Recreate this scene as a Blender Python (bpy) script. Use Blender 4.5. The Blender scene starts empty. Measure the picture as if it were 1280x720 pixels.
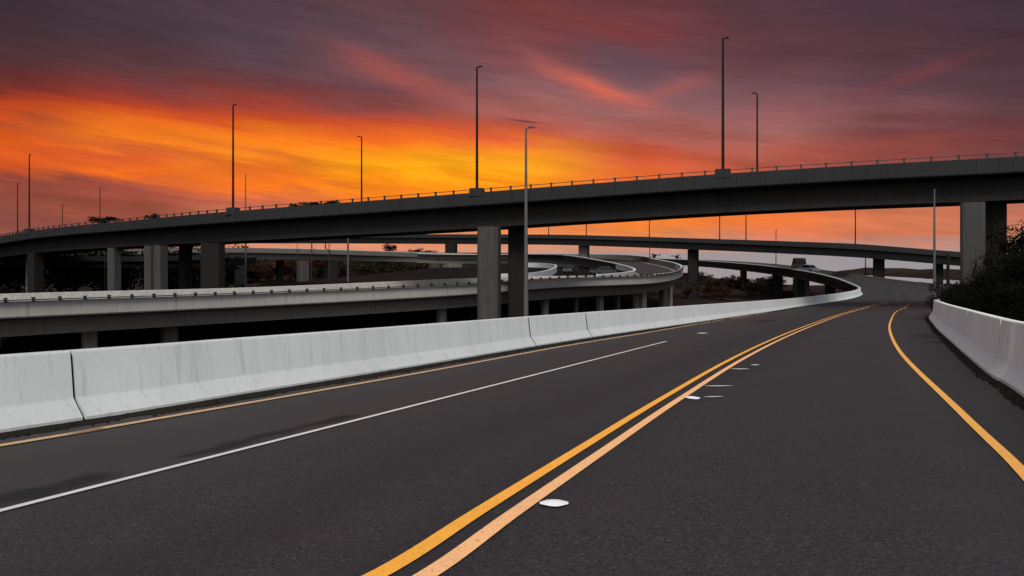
import bpy, bmesh, math, random
from mathutils import Vector, Matrix
random.seed(7)
R = math.radians
S = bpy.context.scene
C = S.collection

# ------------------------------------------------------------------ camera
HZ = 315.0                       # the horizon row of the 1280x720 photograph
cam_d = bpy.data.cameras.new('camera'); cam = bpy.data.objects.new('camera', cam_d); C.objects.link(cam)
cam.location = (0, 0, 0); cam.rotation_euler = (R(90), 0, 0)
cam_d.sensor_width = 36; cam_d.lens = 28.125; cam_d.shift_y = -45/1280
cam_d.clip_start = 0.1; cam_d.clip_end = 30000
S.camera = cam
S.cycles.use_denoising = True
S.cycles.max_bounces = 6
S.view_settings.view_transform = 'Standard'; S.view_settings.look = 'None'
S.view_settings.exposure = 0.0; S.view_settings.gamma = 1.0

# ------------------------------------------------------------------ sky and sun
SUN_AZ, SUN_EL = R(181), R(46)
def lin(c):
    c = c/255
    return c/12.92 if c <= 0.04045 else ((c+0.055)/1.055)**2.4
def L3(c): return (lin(c[0]), lin(c[1]), lin(c[2]), 1)
SKY = {   # dusk cloud colours by azimuth column, listed from high to low
 0:   [(0,(54,41,48)),(40,(66,47,52)),(80,(84,48,49)),(108,(118,46,38)),(130,(196,72,28)),(150,(178,74,40)),(172,(222,92,28)),(200,(200,80,36)),(216,(142,70,56)),(245,(134,72,58)),(290,(150,84,74))],
 160: [(0,(66,51,60)),(40,(70,52,62)),(80,(92,55,58)),(110,(136,56,48)),(134,(200,72,34)),(150,(244,112,28)),(172,(250,128,32)),(190,(212,90,44)),(210,(240,110,30)),(230,(164,80,64)),(260,(156,78,60)),(290,(152,84,72))],
 320: [(0,(82,61,70)),(40,(80,63,74)),(80,(92,66,74)),(108,(116,62,62)),(132,(166,66,48)),(150,(212,82,34)),(168,(250,128,28)),(192,(255,142,32)),(212,(232,114,38)),(230,(248,118,34)),(247,(190,98,74)),(310,(228,150,118))],
 480: [(0,(104,66,70)),(40,(98,70,79)),(80,(120,76,80)),(112,(112,72,80)),(132,(136,70,66)),(152,(200,78,44)),(172,(244,112,28)),(190,(255,148,24)),(207,(255,172,22)),(230,(255,146,24)),(252,(248,126,34)),(310,(226,146,112))],
 640: [(0,(114,58,60)),(40,(122,66,70)),(80,(132,78,82)),(112,(154,102,104)),(138,(166,98,92)),(154,(190,84,60)),(172,(226,102,52)),(190,(255,150,36)),(210,(255,168,26)),(235,(255,146,24)),(285,(236,138,80)),(312,(214,150,122))],
 800: [(0,(108,56,60)),(40,(122,58,62)),(80,(108,74,84)),(112,(140,96,100)),(142,(154,104,104)),(166,(172,98,88)),(184,(190,84,60)),(204,(216,94,56)),(222,(236,110,52)),(278,(250,130,44)),(294,(238,136,70)),(314,(198,144,124))],
 960: [(0,(84,54,64)),(40,(94,57,64)),(80,(104,64,72)),(112,(118,80,87)),(142,(146,96,99)),(166,(164,104,101)),(190,(176,94,78)),(208,(172,84,70)),(272,(240,122,58)),(295,(230,128,88)),(312,(186,146,134))],
 1120:[(0,(72,51,62)),(40,(80,51,58)),(80,(88,58,66)),(112,(96,66,75)),(140,(128,80,84)),(166,(114,64,65)),(185,(134,68,62)),(205,(146,80,74)),(268,(212,120,82)),(298,(216,122,86)),(314,(172,150,145))],
 1280:[(0,(62,47,58)),(40,(68,47,55)),(80,(78,54,62)),(112,(86,60,68)),(142,(100,62,66)),(170,(114,61,62)),(192,(112,64,64)),(262,(196,116,92)),(300,(204,130,102)),(314,(168,146,140))],
}
W = bpy.data.worlds.new('World'); S.world = W; W.use_nodes = True
nt = W.node_tree; nt.nodes.clear()
def N(t, tree=None, **k):
    n = (tree or nt).nodes.new(t)
    for a, b in k.items(): setattr(n, a, b)
    return n
def M(op, a, b=None, c=None, clamp=False, tree=None):
    tree = tree or nt
    n = tree.nodes.new('ShaderNodeMath'); n.operation = op; n.use_clamp = clamp
    for i, v in enumerate((a, b, c)):
        if v is None: continue
        if isinstance(v, (int, float)): n.inputs[i].default_value = v
        else: tree.links.new(v, n.inputs[i])
    return n.outputs[0]
tc = N('ShaderNodeTexCoord'); sp = N('ShaderNodeSeparateXYZ'); nt.links.new(tc.outputs['Generated'], sp.inputs[0])
X, Y, Z = sp.outputs
az = M('ARCTAN2', X, Y)
hor = M('SQRT', M('ADD', M('MULTIPLY', X, X), M('MULTIPLY', Y, Y)))
el = M('DIVIDE', Z, M('MAXIMUM', hor, 0.02))
# long drifting cloud streaks: noise in (azimuth, elevation), stretched and tilted
el_t = M('ADD', el, M('MULTIPLY', az, 0.14))
cv = N('ShaderNodeCombineXYZ'); nt.links.new(az, cv.inputs[0]); nt.links.new(M('MULTIPLY', el_t, 6.5), cv.inputs[1])
n1 = N('ShaderNodeTexNoise'); n1.inputs['Scale'].default_value = 4.2; n1.inputs['Detail'].default_value = 7; n1.inputs['Roughness'].default_value = 0.52; n1.inputs['Distortion'].default_value = 0.7
nt.links.new(cv.outputs[0], n1.inputs['Vector'])
cv2 = N('ShaderNodeCombineXYZ'); nt.links.new(M('ADD', M('MULTIPLY', az, 1.0), 7.3), cv2.inputs[0]); nt.links.new(M('MULTIPLY', el_t, 9), cv2.inputs[1])
n2 = N('ShaderNodeTexNoise'); n2.inputs['Scale'].default_value = 6.5; n2.inputs['Detail'].default_value = 8; n2.inputs['Roughness'].default_value = 0.68; n2.inputs['Distortion'].default_value = 0.5
nt.links.new(cv2.outputs[0], n2.inputs['Vector'])
w1 = M('SUBTRACT', n1.outputs[0], 0.5); w2 = M('SUBTRACT', n2.outputs[0], 0.5)
vmax = 0.34
v = M('DIVIDE', M('ADD', M('ADD', el, M('MULTIPLY', w1, 0.050)), M('MULTIPLY', w2, 0.030)), vmax)
v = M('SUBTRACT', 1.0, v, clamp=True)
u = M('ADD', az, M('MULTIPLY', w1, 0.07))
cols = sorted(SKY); azs = [math.atan((p-640)/1000) for p in cols]
acc = None
for i, p in enumerate(cols):
    rp = N('ShaderNodeValToRGB'); rp.color_ramp.interpolation = 'LINEAR'
    es = rp.color_ramp.elements
    st = [(1-((HZ-y)/1000*math.cos(azs[i]))/vmax, c) for y, c in SKY[p]]
    es[0].position = st[0][0]; es[0].color = L3(st[0][1]); es[1].position = st[-1][0]; es[1].color = L3(st[-1][1])
    for q, c in st[1:-1]:
        e = es.new(q); e.color = L3(c)
    nt.links.new(v, rp.inputs[0])
    # tent weight of this column
    lo = azs[i-1] if i else None; hi = azs[i+1] if i < len(cols)-1 else None
    up = N('ShaderNodeMapRange', interpolation_type='SMOOTHSTEP')
    dn = N('ShaderNodeMapRange', interpolation_type='SMOOTHSTEP')
    ws = []
    if lo is not None:
        nt.links.new(u, up.inputs[0]); up.inputs[1].default_value = lo; up.inputs[2].default_value = azs[i]; ws.append(up.outputs[0])
    if hi is not None:
        nt.links.new(u, dn.inputs[0]); dn.inputs[1].default_value = azs[i]; dn.inputs[2].default_value = hi
        ws.append(M('SUBTRACT', 1.0, dn.outputs[0]))
    wt = ws[0] if len(ws) == 1 else M('MINIMUM', ws[0], ws[1])
    vm = N('ShaderNodeVectorMath', operation='SCALE'); nt.links.new(rp.outputs[0], vm.inputs[0]); nt.links.new(wt, vm.inputs['Scale'])
    if acc is None: acc = vm.outputs[0]
    else:
        ad = N('ShaderNodeVectorMath', operation='ADD'); nt.links.new(acc, ad.inputs[0]); nt.links.new(vm.outputs[0], ad.inputs[1]); acc = ad.outputs[0]
def vscale(a, f):
    s = N('ShaderNodeVectorMath', operation='SCALE'); nt.links.new(a, s.inputs[0])
    if isinstance(f, (int, float)): s.inputs['Scale'].default_value = f
    else: nt.links.new(f, s.inputs['Scale'])
    return s.outputs[0]
def vmix(f, a, b):
    m = N('ShaderNodeMix', data_type='RGBA')
    nt.links.new(f, m.inputs[0])
    for s, k in ((a, 6), (b, 7)):
        if isinstance(s, tuple): m.inputs[k].default_value = s
        else: nt.links.new(s, m.inputs[k])
    return m.outputs[2]
# fine light/dark cloud structure
acc = vscale(acc, M('ADD', 1.0, M('ADD', M('MULTIPLY', w1, 0.5), M('MULTIPLY', w2, 0.75))))
# soft lit wisps and one thin dark trail, each a tilted ellipse on the sky
def wisp(px, py, lx, ly, tilt, col, amt, base):
    a0 = math.atan((px-640)/1000); e0 = (HZ-py)/1000*math.cos(a0)
    da = M('SUBTRACT', az, a0); de = M('SUBTRACT', el, e0)
    ct, stt = math.cos(tilt), math.sin(tilt)
    p = M('DIVIDE', M('ADD', M('MULTIPLY', da, ct), M('MULTIPLY', de, stt)), lx/1000)
    q = M('DIVIDE', M('SUBTRACT', M('MULTIPLY', de, ct), M('MULTIPLY', da, stt)), ly/1000)
    if lx > 40: q = M('ADD', q, M('MULTIPLY', w2, 2.2))
    d = M('ADD', M('MULTIPLY', p, p), M('MULTIPLY', q, q))
    f = M('MULTIPLY', M('POWER', 2.718, M('MULTIPLY', d, -1.0)), amt)
    return vmix(f, base, L3(col))
for a in [(750,112,64,11,R(-22),(226,108,84),.9), (838,112,46,10,R(18),(182,98,92),.65), (490,92,70,14,R(-24),(178,84,74),.6),
          (720,30,110,20,R(-16),(142,60,52),.55), (570,118,90,12,R(-20),(176,94,84),.45), (1140,95,60,8,R(16),(128,62,62),.5),
          (600,170,60,6,R(-12),(236,88,40),.4), (700,95,55,9,R(-35),(188,100,92),.45), (930,150,90,12,R(4),(164,96,92),.5), (1060,185,110,9,R(3),(170,84,70),.45), (560,75,80,22,R(-25),(112,82,92),.5), (770,75,60,20,R(-30),(98,78,90),.55), (690,135,40,9,R(-20),(176,104,96),.4), (330,190,90,4,R(-8),(214,96,40),.5), (130,180,90,5,R(-6),(188,86,50),.5), (1020,60,120,14,R(6),(84,54,64),.4), (870,235,90,10,R(-3),(206,92,70),.5), (655,151.5,23,1.3,R(-7),(96,48,56),.85)]:
    acc = wisp(*a, acc)
hf = N('ShaderNodeMapRange'); nt.links.new(el, hf.inputs[0]); hf.inputs[1].default_value = .10; hf.inputs[2].default_value = .30; hf.inputs[3].default_value = 0; hf.inputs[4].default_value = .22
acc = vmix(hf.outputs[0], acc, L3((84, 66, 74)))
cv3 = N('ShaderNodeCombineXYZ'); nt.links.new(M('MULTIPLY', az, 3.0), cv3.inputs[0]); nt.links.new(M('MULTIPLY', M('ADD', el_t, M('MULTIPLY', w1, .05)), 34), cv3.inputs[1])
n3_ = N('ShaderNodeTexNoise'); n3_.inputs['Scale'].default_value = 2.6; n3_.inputs['Detail'].default_value = 9; n3_.inputs['Roughness'].default_value = 0.66; n3_.inputs['Distortion'].default_value = 0.9
nt.links.new(cv3.outputs[0], n3_.inputs['Vector'])
acc = vscale(acc, M('ADD', 1.0, M('MULTIPLY', M('SUBTRACT', n3_.outputs[0], .5), .5)))
# the sky away from the sunset: daylight plus flat grey, added to light the barriers
nish = N('ShaderNodeTexSky', sky_type='NISHITA'); nish.sun_disc = False
nish.sun_elevation = SUN_EL; nish.sun_rotation = SUN_AZ; nish.dust_density = 4
rear = vscale(nish.outputs[0], 0.10)
ad = N('ShaderNodeVectorMath', operation='ADD'); nt.links.new(rear, ad.inputs[0]); ad.inputs[1].default_value = (0.20, 0.20, 0.215)
rearf = ad.outputs[0]
f_az = N('ShaderNodeMapRange', interpolation_type='SMOOTHSTEP'); nt.links.new(M('ABSOLUTE', az), f_az.inputs[0]); f_az.inputs[1].default_value = R(60); f_az.inputs[2].default_value = R(115)
f_el = N('ShaderNodeMapRange', interpolation_type='SMOOTHSTEP'); nt.links.new(Z, f_el.inputs[0]); f_el.inputs[1].default_value = .55; f_el.inputs[2].default_value = .95
sky = vmix(M('MAXIMUM', f_az.outputs[0], f_el.outputs[0]), acc, rearf)
bg = N('ShaderNodeBackground'); nt.links.new(sky, bg.inputs[0]); bg.inputs[1].default_value = 1.0
wo = N('ShaderNodeOutputWorld'); nt.links.new(bg.outputs[0], wo.inputs[0])
sd = bpy.data.lights.new('sun', 'SUN'); sd.energy = 2.05; sd.angle = R(20); sd.color = (1, .965, .92)
sun = bpy.data.objects.new('sun', sd); C.objects.link(sun)
dv = Vector((math.sin(SUN_AZ)*math.cos(SUN_EL), math.cos(SUN_AZ)*math.cos(SUN_EL), math.sin(SUN_EL)))
sun.rotation_euler = dv.to_track_quat('Z', 'Y').to_euler()

# ------------------------------------------------------------------ materials
def new_mat(name):
    m = bpy.data.materials.new(name); m.use_nodes = True
    t = m.node_tree; b = t.nodes['Principled BSDF']
    return m, t, b
def noise(t, vec, scale, detail=5, rough=.6, stretch=None, dist=0):
    if stretch:
        mp = t.nodes.new('ShaderNodeMapping'); mp.inputs['Scale'].default_value = stretch; t.links.new(vec, mp.inputs[0]); vec = mp.outputs[0]
    n = t.nodes.new('ShaderNodeTexNoise'); n.inputs['Scale'].default_value = scale; n.inputs['Detail'].default_value = detail
    n.inputs['Roughness'].default_value = rough; n.inputs['Distortion'].default_value = dist
    t.links.new(vec, n.inputs['Vector']); return n.outputs[0]
def rng(t, x, a, b, lo, hi):
    n = t.nodes.new('ShaderNodeMapRange'); t.links.new(x, n.inputs[0])
    for i, k in enumerate((a, b, lo, hi)): n.inputs[i+1].default_value = k
    return n.outputs[0]
def mixc(t, f, a, b, mode='MIX'):
    m = t.nodes.new('ShaderNodeMix'); m.data_type = 'RGBA'; m.blend_type = mode
    for s, k in ((f, 0), (a, 6), (b, 7)):
        if isinstance(s, (int, float)): m.inputs[k].default_value = s
        elif isinstance(s, tuple): m.inputs[k].default_value = s if len(s) == 4 else (*s, 1)
        else: t.links.new(s, m.inputs[k])
    return m.outputs[2]
def geo(t):
    g = t.nodes.new('ShaderNodeNewGeometry'); return g.outputs['Position']
def bump(t, b, h, s, d):
    n = t.nodes.new('ShaderNodeBump'); n.inputs['Strength'].default_value = s; n.inputs['Distance'].default_value = d
    t.links.new(h, n.inputs['Height']); t.links.new(n.outputs[0], b.inputs['Normal'])
def concrete(name, col, dark, streak=.5, scale=1.0):
    m, t, b = new_mat(name); P = geo(t)
    big = noise(t, P, .35*scale, 6, .6)
    st = noise(t, P, 3.0*scale, 6, .62, (1, 1, .05))       # rain streaks run down the face
    st2 = noise(t, P, 11*scale, 4, .6, (1, 1, .03))
    fine = noise(t, P, 26, 4, .7)
    sx_ = t.nodes.new('ShaderNodeSeparateXYZ'); t.links.new(P, sx_.inputs[0]); seam = M('PINGPONG', sx_.outputs[0], 3.1, tree=t)
    c = mixc(t, rng(t, big, .42, .78, 0, .4), (*col,), (*dark,))
    c = mixc(t, rng(t, st, .50, .72, 0, streak), c, (*dark,))
    c = mixc(t, rng(t, st2, .56, .70, 0, streak), c, tuple(x*.8 for x in dark))
    c = mixc(t, rng(t, fine, .3, .8, 0, .22), c, tuple(x*.6 for x in col))
    if scale == 1.0 and 'barrier' not in name and 'pier' not in name: c = mixc(t, rng(t, seam, .012, .035, .55, 0), c, tuple(x*.4 for x in dark))
    t.links.new(c, b.inputs['Base Color']); b.inputs['Roughness'].default_value = .9; b.inputs['Specular IOR Level'].default_value = .12 if col[0] > .1 else .03
    bump(t, b, fine, .35, .01)
    return m
MAT = {}
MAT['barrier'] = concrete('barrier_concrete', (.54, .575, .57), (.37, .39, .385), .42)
MAT['barrier_grey'] = concrete('barrier_concrete_grey', (.76, .77, .71), (.54, .55, .51), .45)
MAT['speckled'] = concrete('lichen_concrete', (.46, .45, .42), (.10, .10, .09), .5, 6)
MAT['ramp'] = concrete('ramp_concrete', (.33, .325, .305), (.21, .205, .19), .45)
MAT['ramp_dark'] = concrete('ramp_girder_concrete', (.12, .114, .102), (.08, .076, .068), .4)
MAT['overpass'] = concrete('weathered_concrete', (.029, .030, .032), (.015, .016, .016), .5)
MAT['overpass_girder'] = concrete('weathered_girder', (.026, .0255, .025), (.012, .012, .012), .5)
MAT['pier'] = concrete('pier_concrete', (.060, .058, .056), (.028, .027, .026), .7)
MAT['pier_shaded'] = concrete('pier_concrete_shaded', (.018, .0175, .0175), (.010, .010, .010), .6)  # shaded copy of the pier concrete: shadow put into its colour

def asphalt():
    m, t, b = new_mat('asphalt'); P = geo(t)
    s = t.nodes.new('ShaderNodeSeparateXYZ'); t.links.new(P, s.inputs[0])
    agg = noise(t, P, 30, 6, .8); agg2 = noise(t, P, 55, 2, .6); agg3 = noise(t, P, 11, 3, .6)
    big = noise(t, P, .22, 5, .55); mid = noise(t, P, 1.7, 5, .6)
    c = mixc(t, rng(t, agg, .38, .62, 0, 1), (.006, .006, .006), (.042, .042, .043))
    c = mixc(t, rng(t, agg2, .60, .68, 0, .55), c, (.15, .147, .145))
    c = mixc(t, rng(t, agg3, .35, .65, 0, .45), c, (.022, .022, .023))
    c = mixc(t, rng(t, big, .35, .7, 0, .3), c, (.020, .020, .022))
    c = mixc(t, rng(t, mid, .5, .75, 0, .2), c, (.046, .044, .044))
    # warm reflection painted brown on the shoulder left of the white line, a lane worn darker on the right
    u_ = M('SUBTRACT', s.outputs[0], M('MULTIPLY', M('SUBTRACT', s.outputs[1], 13.2, tree=t), .457, tree=t), tree=t)
    sh = rng(t, u_, -.7, .55, .5, 0)
    c = mixc(t, sh, c, (.039, .030, .028))
    rt = rng(t, u_, 6.0, 8.0, 0, .35)
    c = mixc(t, rt, c, (.040, .040, .042))
    wig = M('MULTIPLY', M('SUBTRACT', big, .5, tree=t), 1.2, tree=t)
    for cc, ww, dk in ((1.7, .45, .35), (3.1, .45, .3), (7.6, .5, .4), (9.3, .5, .4)):       # tyre-darkened wheel tracks
        dd_ = M('ABSOLUTE', M('SUBTRACT', M('ADD', u_, wig, tree=t), cc, tree=t), tree=t)
        c = mixc(t, rng(t, dd_, .15, ww+.3, dk, 0), c, (.013, .013, .014))
    # oil and tyre stains at places on the shoulder and lane
    for (x, y, lx, ly, a) in STAINS:
        dx = M('SUBTRACT', s.outputs[0], x, tree=t); dy = M('SUBTRACT', s.outputs[1], y, tree=t)
        ca, sa = math.cos(a), math.sin(a)
        p = M('DIVIDE', M('ADD', M('MULTIPLY', dx, sa, tree=t), M('MULTIPLY', dy, ca, tree=t), tree=t), lx, tree=t)
        q = M('DIVIDE', M('SUBTRACT', M('MULTIPLY', dx, ca, tree=t), M('MULTIPLY', dy, sa, tree=t), tree=t), ly, tree=t)
        d = M('SQRT', M('ADD', M('MULTIPLY', p, p, tree=t), M('MULTIPLY', q, q, tree=t), tree=t), tree=t)
        d = M('ADD', d, M('MULTIPLY', M('SUBTRACT', mid, .5, tree=t), 2.6, tree=t), tree=t)
        c = mixc(t, rng(t, d, .55, 1.25, .9, 0), c, (.008, .008, .008))
    t.links.new(c, b.inputs['Base Color'])
    t.links.new(rng(t, big, .3, .7, .62, .85), b.inputs['Roughness']); b.inputs['Specular IOR Level'].default_value = .3
    bump(t, b, agg, .6, .006)
    return m
def px(x, y): # ground point of the near road plane under a pixel of the photograph (used to set out the road plan)
    d = 1600/(y-363); return ((x-640)/1000*d, d)
HEAD = R(24.5)
STAINS = []
for (x, y, lx, ly) in [(268,562,.45,.10), (370,535,.9,.13), (425,523,.8,.12), (90,605,.5,.16), (30,618,.6,.2), (955,401,2.2,.5), (1160,420,1.4,.5), (1150,398,2.2,.6), (1175,428,.9,.4)]:
    q = px(x, y); STAINS.append((q[0], q[1], lx, ly, R(26)))
MAT['asphalt'] = asphalt()
def paint(name, col, wear=.5):
    m, t, b = new_mat(name); P = geo(t)
    a = noise(t, P, 38, 6, .8); g = noise(t, P, 3, 5, .6)
    c = mixc(t, rng(t, g, .4, .75, 0, .35), col, tuple(x*.72 for x in col))
    c = mixc(t, rng(t, a, .565, .64, 0, wear), c, (.06, .055, .05))
    t.links.new(c, b.inputs['Base Color']); b.inputs['Roughness'].default_value = .7
    bump(t, b, a, .4, .004); return m
MAT['yellow'] = paint('yellow_line_paint', (.93, .42, .045), .6)
MAT['yellow_old'] = paint('worn_yellow_line_paint', (.93, .50, .22), .85)
MAT['yellow_edge'] = paint('faded_edge_line_paint', (.52, .33, .17), .9)
MAT['yellow_right'] = paint('edge_line_paint', (.86, .42, .08), .6)
MAT['white'] = paint('white_line_paint', (.62, .61, .59), .55)
MAT['white_new'] = paint('bright_white_paint', (.85, .85, .84), .15)
def plain(name, col, rough=.8, metal=0, var=.3, sc=3):
    m, t, b = new_mat(name); P = geo(t)
    n = noise(t, P, sc, 5, .65)
    c = mixc(t, rng(t, n, .3, .75, 0, 1), col, tuple(x*(1-var) for x in col))
    t.links.new(c, b.inputs['Base Color']); b.inputs['Roughness'].default_value = rough; b.inputs['Metallic'].default_value = metal
    if rough > .75: b.inputs['Specular IOR Level'].default_value = .06
    return m
MAT['steel'] = plain('galvanised_steel', (.085, .085, .085), .6, .1)
MAT['steel_dark'] = plain('dark_weathered_steel', (.016, .014, .013), .8, 0)
MAT['rail'] = plain('dark_rail_steel', (.028, .026, .025), .6, .3)
MAT['dirt'] = plain('gutter_grit', (.022, .018, .014), .95, 0, .7, 40)
MAT['lamp_glass'] = plain('lamp_lens', (.3, .3, .28), .2)
MAT['bark'] = plain('bark', (.05, .035, .025), .9)
def foliage(name, a, b_):
    m, t, b = new_mat(name); P = geo(t)
    n = noise(t, P, .8, 4, .6)
    t.links.new(mixc(t, rng(t, n, .35, .65, 0, 1), a, b_), b.inputs['Base Color']); b.inputs['Roughness'].default_value = .7
    b.inputs['Specular IOR Level'].default_value = .03
    return m
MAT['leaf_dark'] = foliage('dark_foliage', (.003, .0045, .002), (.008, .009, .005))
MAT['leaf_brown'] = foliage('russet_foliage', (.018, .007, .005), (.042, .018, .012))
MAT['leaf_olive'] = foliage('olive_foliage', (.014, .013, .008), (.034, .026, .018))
def ground_mat():
    m, t, b = new_mat('scrub_ground'); P = geo(t)
    n = noise(t, P, .05, 8, .65); n3 = noise(t, P, .6, 8, .7)
    c = mixc(t, rng(t, n, .42, .62, 0, 1), (.009, .008, .006), (.034, .021, .017))
    c = mixc(t, rng(t, n3, .5, .7, 0, .5), c, (.045, .035, .03))
    t.links.new(c, b.inputs['Base Color']); b.inputs['Roughness'].default_value = .95; b.inputs['Specular IOR Level'].default_value = .04
    bump(t, b, n3, .8, .5); return m
MAT['ground'] = ground_mat()
MAT['soil_dark'] = plain('dark_soil', (.010, .009, .008), .95, 0, .6, .7)
def water_mat():
    m, t, b = new_mat('bay_water'); P = geo(t)
    b.inputs['Base Color'].default_value = (.36, .36, .37, 1); b.inputs['Roughness'].default_value = .42; b.inputs['Specular IOR Level'].default_value = .3
    n = noise(t, P, .03, 6, .6, (.35, 1, 1)); bump(t, b, n, .7, 4)
    return m
MAT['water'] = water_mat()
def car_paint(name, c):
    m = plain(name, c, .6, 0, .15); return m
MAT['car_dark'] = car_paint('dark_car_paint', (.018, .018, .02)); MAT['car_white'] = car_paint('white_car_paint', (.6, .6, .6)); MAT['car_grey'] = car_paint('grey_car_paint', (.2, .19, .19))
MAT['tyre'] = plain('tyre_rubber', (.015, .015, .015), .9)
MAT['car_glass'] = plain('tinted_car_glass', (.02, .022, .024), .8)

# ------------------------------------------------------------------ object helpers
def link(name, mesh, mat, parent=None):
    o = bpy.data.objects.new(name, mesh); C.objects.link(o)
    if mat is not None and not mesh.materials: mesh.materials.append(MAT[mat])
    if parent: o.parent = parent
    return o
def fin(bm, name, mat, parent=None, recalc=True, smooth=False):
    if recalc: bmesh.ops.recalc_face_normals(bm, faces=bm.faces)
    me = bpy.data.meshes.new(name); bm.to_mesh(me); bm.free()
    if smooth:
        for p in me.polygons: p.use_smooth = True
        me.set_sharp_from_angle(angle=R(32))
    return link(name, me, mat, parent)
def empty(name, loc=(0,0,0), rz=0):
    o = bpy.data.objects.new(name, None); C.objects.link(o); o.location = loc; o.rotation_euler.z = rz; o.empty_display_size = .3
    return o
def tag(o, label, cat, group=None):
    o['label'] = label; o['category'] = cat
    if group: o['group'] = group
    elif 'group' in o: del o['group']
    return o
def struct(o): o['kind'] = 'structure'; return o
def copy_tree(o, parent=None):
    c = o.copy(); C.objects.link(c)
    if parent is not None: c.parent = parent
    for ch in list(o.children): copy_tree(ch, c)
    return c
def cr(P, n=10):       # Catmull-Rom through tuples of any dimension
    out = []
    for i in range(len(P)-1):
        p0 = P[max(i-1, 0)]; p1 = P[i]; p2 = P[i+1]; p3 = P[min(i+2, len(P)-1)]
        for k in range(n):
            s = k/n
            out.append(tuple(.5*((2*b)+(-a+c)*s+(2*a-5*b+4*c-d)*s*s+(-a+3*b-3*c+d)*s**3) for a, b, c, d in zip(p0, p1, p2, p3)))
    out.append(tuple(P[-1])); return out
def vec(P): return [Vector(p) for p in P]
def tang(P, i):
    a = P[max(i-1, 0)]; b = P[min(i+1, len(P)-1)]; d = b-a; d.z = 0
    return d.normalized()
def loft(bm, L, Rr, prof, caps=True):
    """prof: list of (edge 0 or 1, inset toward the other edge, dz) -> closed section swept along both edges"""
    rings = []
    for a, b in zip(L, Rr):
        d = (b-a); dd = Vector((d.x, d.y, 0)).normalized(); r = []
        for e, ins, dz in prof:
            p = (a+dd*ins) if e == 0 else (b-dd*ins)
            r.append(bm.verts.new((p.x, p.y, p.z+dz)))
        rings.append(r)
    n = len(prof)
    for r0, r1 in zip(rings, rings[1:]):
        for j in range(n):
            bm.faces.new((r0[j], r0[(j+1) % n], r1[(j+1) % n], r1[j]))
    if caps: bm.faces.new(rings[0]); bm.faces.new(rings[-1][::-1])
def sweep(bm, P, prof, side, caps=True):
    """prof (offset outward, dz); side +1 = outward is left of travel"""
    rings = []
    for i, p in enumerate(P):
        t = tang(P, i); n = Vector((-t.y, t.x, 0))*side
        rings.append([bm.verts.new((p.x+n.x*o, p.y+n.y*o, p.z+dz)) for o, dz in prof])
    k = len(prof)
    for r0, r1 in zip(rings, rings[1:]):
        for j in range(k): bm.faces.new((r0[j], r0[(j+1) % k], r1[(j+1) % k], r1[j]))
    if caps: bm.faces.new(rings[0]); bm.faces.new(rings[-1][::-1])
def strip(bm, A, B, dz=0):
    vs = [(bm.verts.new((a.x, a.y, a.z+dz)), bm.verts.new((b.x, b.y, b.z+dz))) for a, b in zip(A, B)]
    for (a, b), (c, d) in zip(vs, vs[1:]): bm.faces.new((a, b, d, c))
def box(bm, c, s, rz=0, taper=1.0):
    m = Matrix.Rotation(rz, 3, 'Z'); v = []
    for z in (-.5, .5):
        k = 1 if z < 0 else taper
        for x, y in ((-.5,-.5), (.5,-.5), (.5,.5), (-.5,.5)):
            q = m @ Vector((x*s[0]*k, y*s[1]*k, 0)); v.append(bm.verts.new((c[0]+q.x, c[1]+q.y, c[2]+z*s[2])))
    for f in ((3,2,1,0), (4,5,6,7), (0,1,5,4), (1,2,6,5), (2,3,7,6), (3,0,4,7)): bm.faces.new([v[i] for i in f])
def tube(bm, a, b, r0, r1, n=10):
    a = Vector(a); b = Vector(b); d = (b-a).normalized(); s = d.orthogonal().normalized(); t = d.cross(s)
    A = []; B = []
    for i in range(n):
        q = i*2*math.pi/n; w = s*math.cos(q)+t*math.sin(q); A.append(bm.verts.new(a+w*r0)); B.append(bm.verts.new(b+w*r1))
    for i in range(n): bm.faces.new((A[i], A[(i+1) % n], B[(i+1) % n], B[i]))
    bm.faces.new(A[::-1]); bm.faces.new(B)
def resample(P, step, start=0.0):
    out = []; acc = -start; 
    for a, b in zip(P, P[1:]):
        l = (b-a).length
        while acc <= l:
            if acc >= 0: out.append((a.lerp(b, acc/l), (b-a).normalized()))
            acc += step
        acc -= l
    return out
def cut(P, i0, i1): return P[i0:i1+1]

# ------------------------------------------------------------------ the main road
def zp(y): return -1.6-.048*y                     # the near road is one falling plane
KEY = [(-30,-.16), (75,-5.2), (92,-5.5), (110,-5.55), (140,-5.05), (170,-4.6), (210,-4.0), (260,-3.45), (300,-3.0), (340,-2.4)]
Lxy = [(-24,-26), (-13.2,-5.6), px(0,545), px(320,493), px(520,460), px(735,424), px(870,404), (20.5,62), (27.4,76), (37.2,90), (44,101), (48.5,112), (56,140), (61,170), (63,210), (59.8,260), (48,300), (20,335)]
Lz = [zp(q[1]) for q in Lxy[:8]] + [-5.22, -5.48, -5.56, -5.5, -5.05, -4.6, -4.0, -3.45, -2.95, -2.4]
Rxy = [(-8,-26), (-.6,-5.6), px(1280,500), px(1235,470), px(1190,430), px(1168,408), (26.2,50), (33,59), (43,70), (51,84), (54,94), (56.5,105), (61.5,128), (67,152), (71,178), (77,240), (70,300), (35,352)]
Rz = [zp(q[1]) for q in Rxy[:8]] + [-4.85, -5.05, -5.15, -5.2, -5.3, -5.35, -5.1, -4.3, -3.7, -3.1]
NS = 14
LE = vec(cr([(a[0], a[1], z) for a, z in zip(Lxy, Lz)], NS)); RE = vec(cr([(a[0], a[1], z) for a, z in zip(Rxy, Rz)], NS))
bm = bmesh.new()
cols_ = 12
rings = []
for a, b in zip(LE, RE):
    rings.append([bm.verts.new(a.lerp(b, k/cols_)) for k in range(cols_+1)])
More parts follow.
